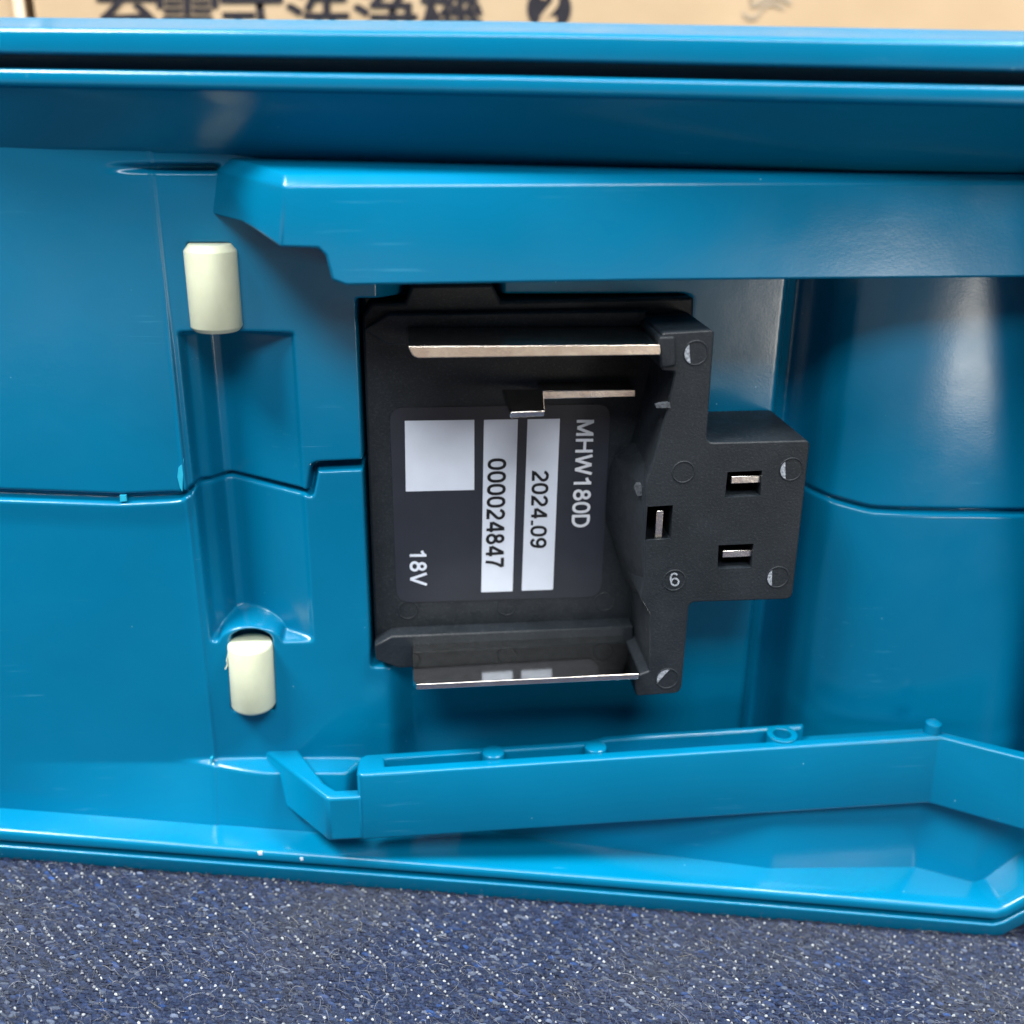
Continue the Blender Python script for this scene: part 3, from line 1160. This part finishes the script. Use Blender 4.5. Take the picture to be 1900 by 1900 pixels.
# block front
fr = [(1228, 618), (1326, 612), (1311, 822), (1504, 817), (1470, 1112), (1279, 1118), (1264, 1286), (1180, 1292), (1176, 1256), (1205, 1245),
      (1206, 1140), (1187, 1108), (1196, 1072), (1196, 900), (1212, 855), (1240, 750), (1252, 690), (1228, 688)]
rad = [7, 10, 14, 12, 14, 12, 14, 6, 4, 3, 4, 6, 8, 10, 10, 6, 4, 6]
bm = prism(rounded(fr, rad, 4), YF, 5.0)
blk = build('block', bm, BLACK, TERM, bevel=0.35, segs=2, angle=50)
cuts = []
for pts in ([(1356, 883), (1421, 880), (1418, 928), (1351, 931)], [(1339, 1020), (1405, 1017), (1401, 1062), (1337, 1065)],
            [(1206, 948), (1254, 945), (1250, 1008), (1202, 1011)]):
    cb = prism(pts, YF - 2, YF + 9)
    cuts.append(build('cutter', cb, BLACK, TERM, shade=False))
# sloped hump between block and base
bm = bmesh.new()
hp = [(1240, 846, -14.1), (1214, 868, -14.0), (1194, 905, -14.0), (1194, 1070, -14.0), (1200, 1095, -14.0), (1240, 1095, -14.1),
      (1136, 848, 0), (1128, 900, 1), (1122, 960, 2), (1140, 1010, 2), (1160, 1075, 1), (1185, 1120, 2), (1170, 822, 0), (1240, 822, 1), (1240, 1110, 2)]
vs = [bm.verts.new(U(*h)) for h in hp]
res = bmesh.ops.convex_hull(bm, input=vs)
for g in res.get('geom_interior', []):
    if isinstance(g, bmesh.types.BMVert) and g.is_valid: bm.verts.remove(g)
hump = build('hump', bm, BLACK, TERM, bevel=1.0, segs=3, angle=15)
for body_ in (blk, hump):
    for c_ in cuts:
        m = body_.modifiers.new('slot', 'BOOLEAN')
        m.operation = 'DIFFERENCE'
        m.object = c_
        m.solver = 'EXACT'
    bpy.context.view_layer.update()
    dg = bpy.context.evaluated_depsgraph_get()
    me = bpy.data.meshes.new_from_object(body_.evaluated_get(dg))
    body_.modifiers.clear()
    body_.data = me
for c_ in cuts:
    bpy.data.objects.remove(c_)
# small pad at the tip of the upper arm, ribs by the lower blade
bm = prism(rounded([(1222, 625), (1254, 624), (1256, 680), (1226, 684)], 8, 4), YF - 0.5, 0)
build('arm_pad', bm, BLACK, TERM, bevel=0.4, segs=3)
for (xa, xb) in ((1176, 1186), (1194, 1203)):
    bm = prism([(xa, 1238), (xb, 1236), (xb, 1252), (xa, 1254)], -11.5, 4)
    build('slot_rib', bm, BLACK, TERM, bevel=0.25, segs=2)

# contacts
bm = prism(rounded([(757, 643), (1225, 640), (1225, 658), (768, 664)], [3, 0, 0, 10], 4), -16.2, YB + 3)
build('contact_blade', bm, NICKEL, TERM, bevel=0.35, segs=3, angle=40)
bm = bmesh.new()
t_, w_ = 1.15, 0
pl = [U(766, 1272, -15), U(773, 1270, -16.5), U(1186, 1250, -16.5)]
q = [Vector((pl[0].x, pl[0].y, pl[1].z)), pl[1], pl[2], Vector((pl[2].x, YB + 3, pl[2].z)), Vector((pl[0].x, YB + 3, pl[1].z))]
add_poly_prism(bm, q, (0, 0, -t_))
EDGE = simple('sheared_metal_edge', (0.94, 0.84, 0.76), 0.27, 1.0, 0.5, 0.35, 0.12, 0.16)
MIRROR = simple('polished_contact', (0.50, 0.50, 0.49), 0.07, 1.0, 0.5, 0.6, 0.015)
build('contact_blade', bm, MIRROR, TERM, bevel=0.16, segs=3)
bm = prism([(1006, 725), (1180, 722), (1180, 737), (1006, 741)], -4.0, YB + 3)
build('signal_contact', bm, NICKEL, TERM, bevel=0.2, segs=2)
bm = bmesh.new()
qa = [U(931, 722, -2.5), U(1008, 722, -2.5), U(1011, 762, -13.5), U(947, 765, -13.5)]
add_poly_prism(bm, qa, (0, 0.4, -1.15))
build('signal_tab', bm, NICKEL, TERM, bevel=0.25, segs=3)
bm = prism([(1357, 884), (1412, 882), (1411, 896), (1356, 898)], YF + 0.7, YF + 9.5)
build('slot_contact', bm, NICKEL, TERM, bevel=0.15)
bm = prism([(1341, 1022), (1396, 1020), (1395, 1033), (1340, 1035)], YF + 0.7, YF + 9.5)
build('slot_contact', bm, NICKEL, TERM, bevel=0.15)
bm = prism([(1218, 948), (1232, 947), (1228, 1007), (1214, 1009)], YF + 1.0, YF + 9.5)
build('slot_contact', bm, NICKEL, TERM, bevel=0.15)

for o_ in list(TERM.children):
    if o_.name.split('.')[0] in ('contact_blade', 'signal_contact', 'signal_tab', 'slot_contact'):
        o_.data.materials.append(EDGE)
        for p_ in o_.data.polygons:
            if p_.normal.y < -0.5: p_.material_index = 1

# label with its print
lab = rounded([(723, 757), (1133, 750), (1115, 1107), (736, 1118)], 26, 6)
LAB = build('label', prism(lab, YB - 0.16, YB + 0.5), LABEL, TERM, shade=False)
YP = YB - 0.20
for pts in ([(751, 781), (880, 779), (880, 909), (753, 912)], [(898, 779), (961, 778), (951, 1097), (893, 1099)],
            [(979, 778), (1039, 777), (1026, 1094), (968, 1096)]):
    build('print_panel', prism(pts, YP, YP + 0.03), WHITEINK, LAB, shade=False)
YT = YP - 0.05
stroke_text('000024847', (905, 851), (900, 1055), (935, 1053), (940, 850), YT, 'lettering', BLACKINK, LAB, 0.18)
stroke_text('2024.09', (987, 873), (983, 1017), (1014, 1017), (1019, 872), YT, 'lettering', BLACKINK, LAB, 0.18)
stroke_text('MHW180D', (1070, 779), (1060, 979), (1094, 978), (1103, 779), YT, 'lettering', GREYINK, LAB, 0.165)
stroke_text('18V', (760, 1021), (760, 1087), (793, 1087), (792, 1021), YT, 'lettering', WHITEINK, LAB, 0.165)

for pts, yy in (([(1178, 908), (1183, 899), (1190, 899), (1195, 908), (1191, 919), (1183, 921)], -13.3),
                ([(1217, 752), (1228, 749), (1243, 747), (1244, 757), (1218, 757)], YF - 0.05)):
    build('worn_glint_spot', prism(pts, yy - 0.12, yy + 1.0), WORN_GLINT, TERM)  # worn hump corner and edge highlight, both painted as paler patches

# ejector marks
def mark(px, py, r_px, y, scuff=None, parent=TERM):
    c = U(px, py, y)
    r = (U(px + r_px, py, y) - c).length
    bm = bmesh.new()
    n = 40
    prof = [(r - 0.16, -0.01), (r - 0.06, -0.10), (r + 0.06, -0.10), (r + 0.16, -0.01)]
    rows = [[c + Vector((math.cos(6.2832 * k / n) * rr, yy, math.sin(6.2832 * k / n) * rr)) for k in range(n)] for rr, yy in prof]
    add_loft(bm, rows, close=True)
    o = build('ejector_mark', bm, BLACK, parent)
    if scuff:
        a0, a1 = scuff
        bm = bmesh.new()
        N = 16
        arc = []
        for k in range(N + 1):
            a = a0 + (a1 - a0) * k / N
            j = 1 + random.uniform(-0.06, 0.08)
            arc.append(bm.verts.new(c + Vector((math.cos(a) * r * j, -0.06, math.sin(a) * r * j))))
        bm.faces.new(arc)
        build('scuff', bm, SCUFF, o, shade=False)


PI = math.pi
mark(1291, 655, 22, YF, (0.72 * PI, 1.38 * PI))
mark(1268, 876, 20, YF)
mark(1468, 871, 21, YF, (0.70 * PI, 1.36 * PI))
mark(1443, 1071, 20, YF, (0.72 * PI, 1.36 * PI))
mark(1238, 1259, 20, YF, (0.45 * PI, 1.15 * PI))
mark(1251, 1077, 20, YF)
stroke_text('6', (1245, 1089), (1262, 1086), (1258, 1061), (1241, 1064), YF - 0.12, 'numeral', SCUFF, TERM, 0.12)
mark(757, 1132, 18, YB)
mark(940, 1125, 18, YB)
mark(1122, 1117, 18, YB)

print('xaxis VP check', [round(v, 4) for v in (R @ Vector((0, 0, -1)))], 'CAM', [round(v, 1) for v in CAM])
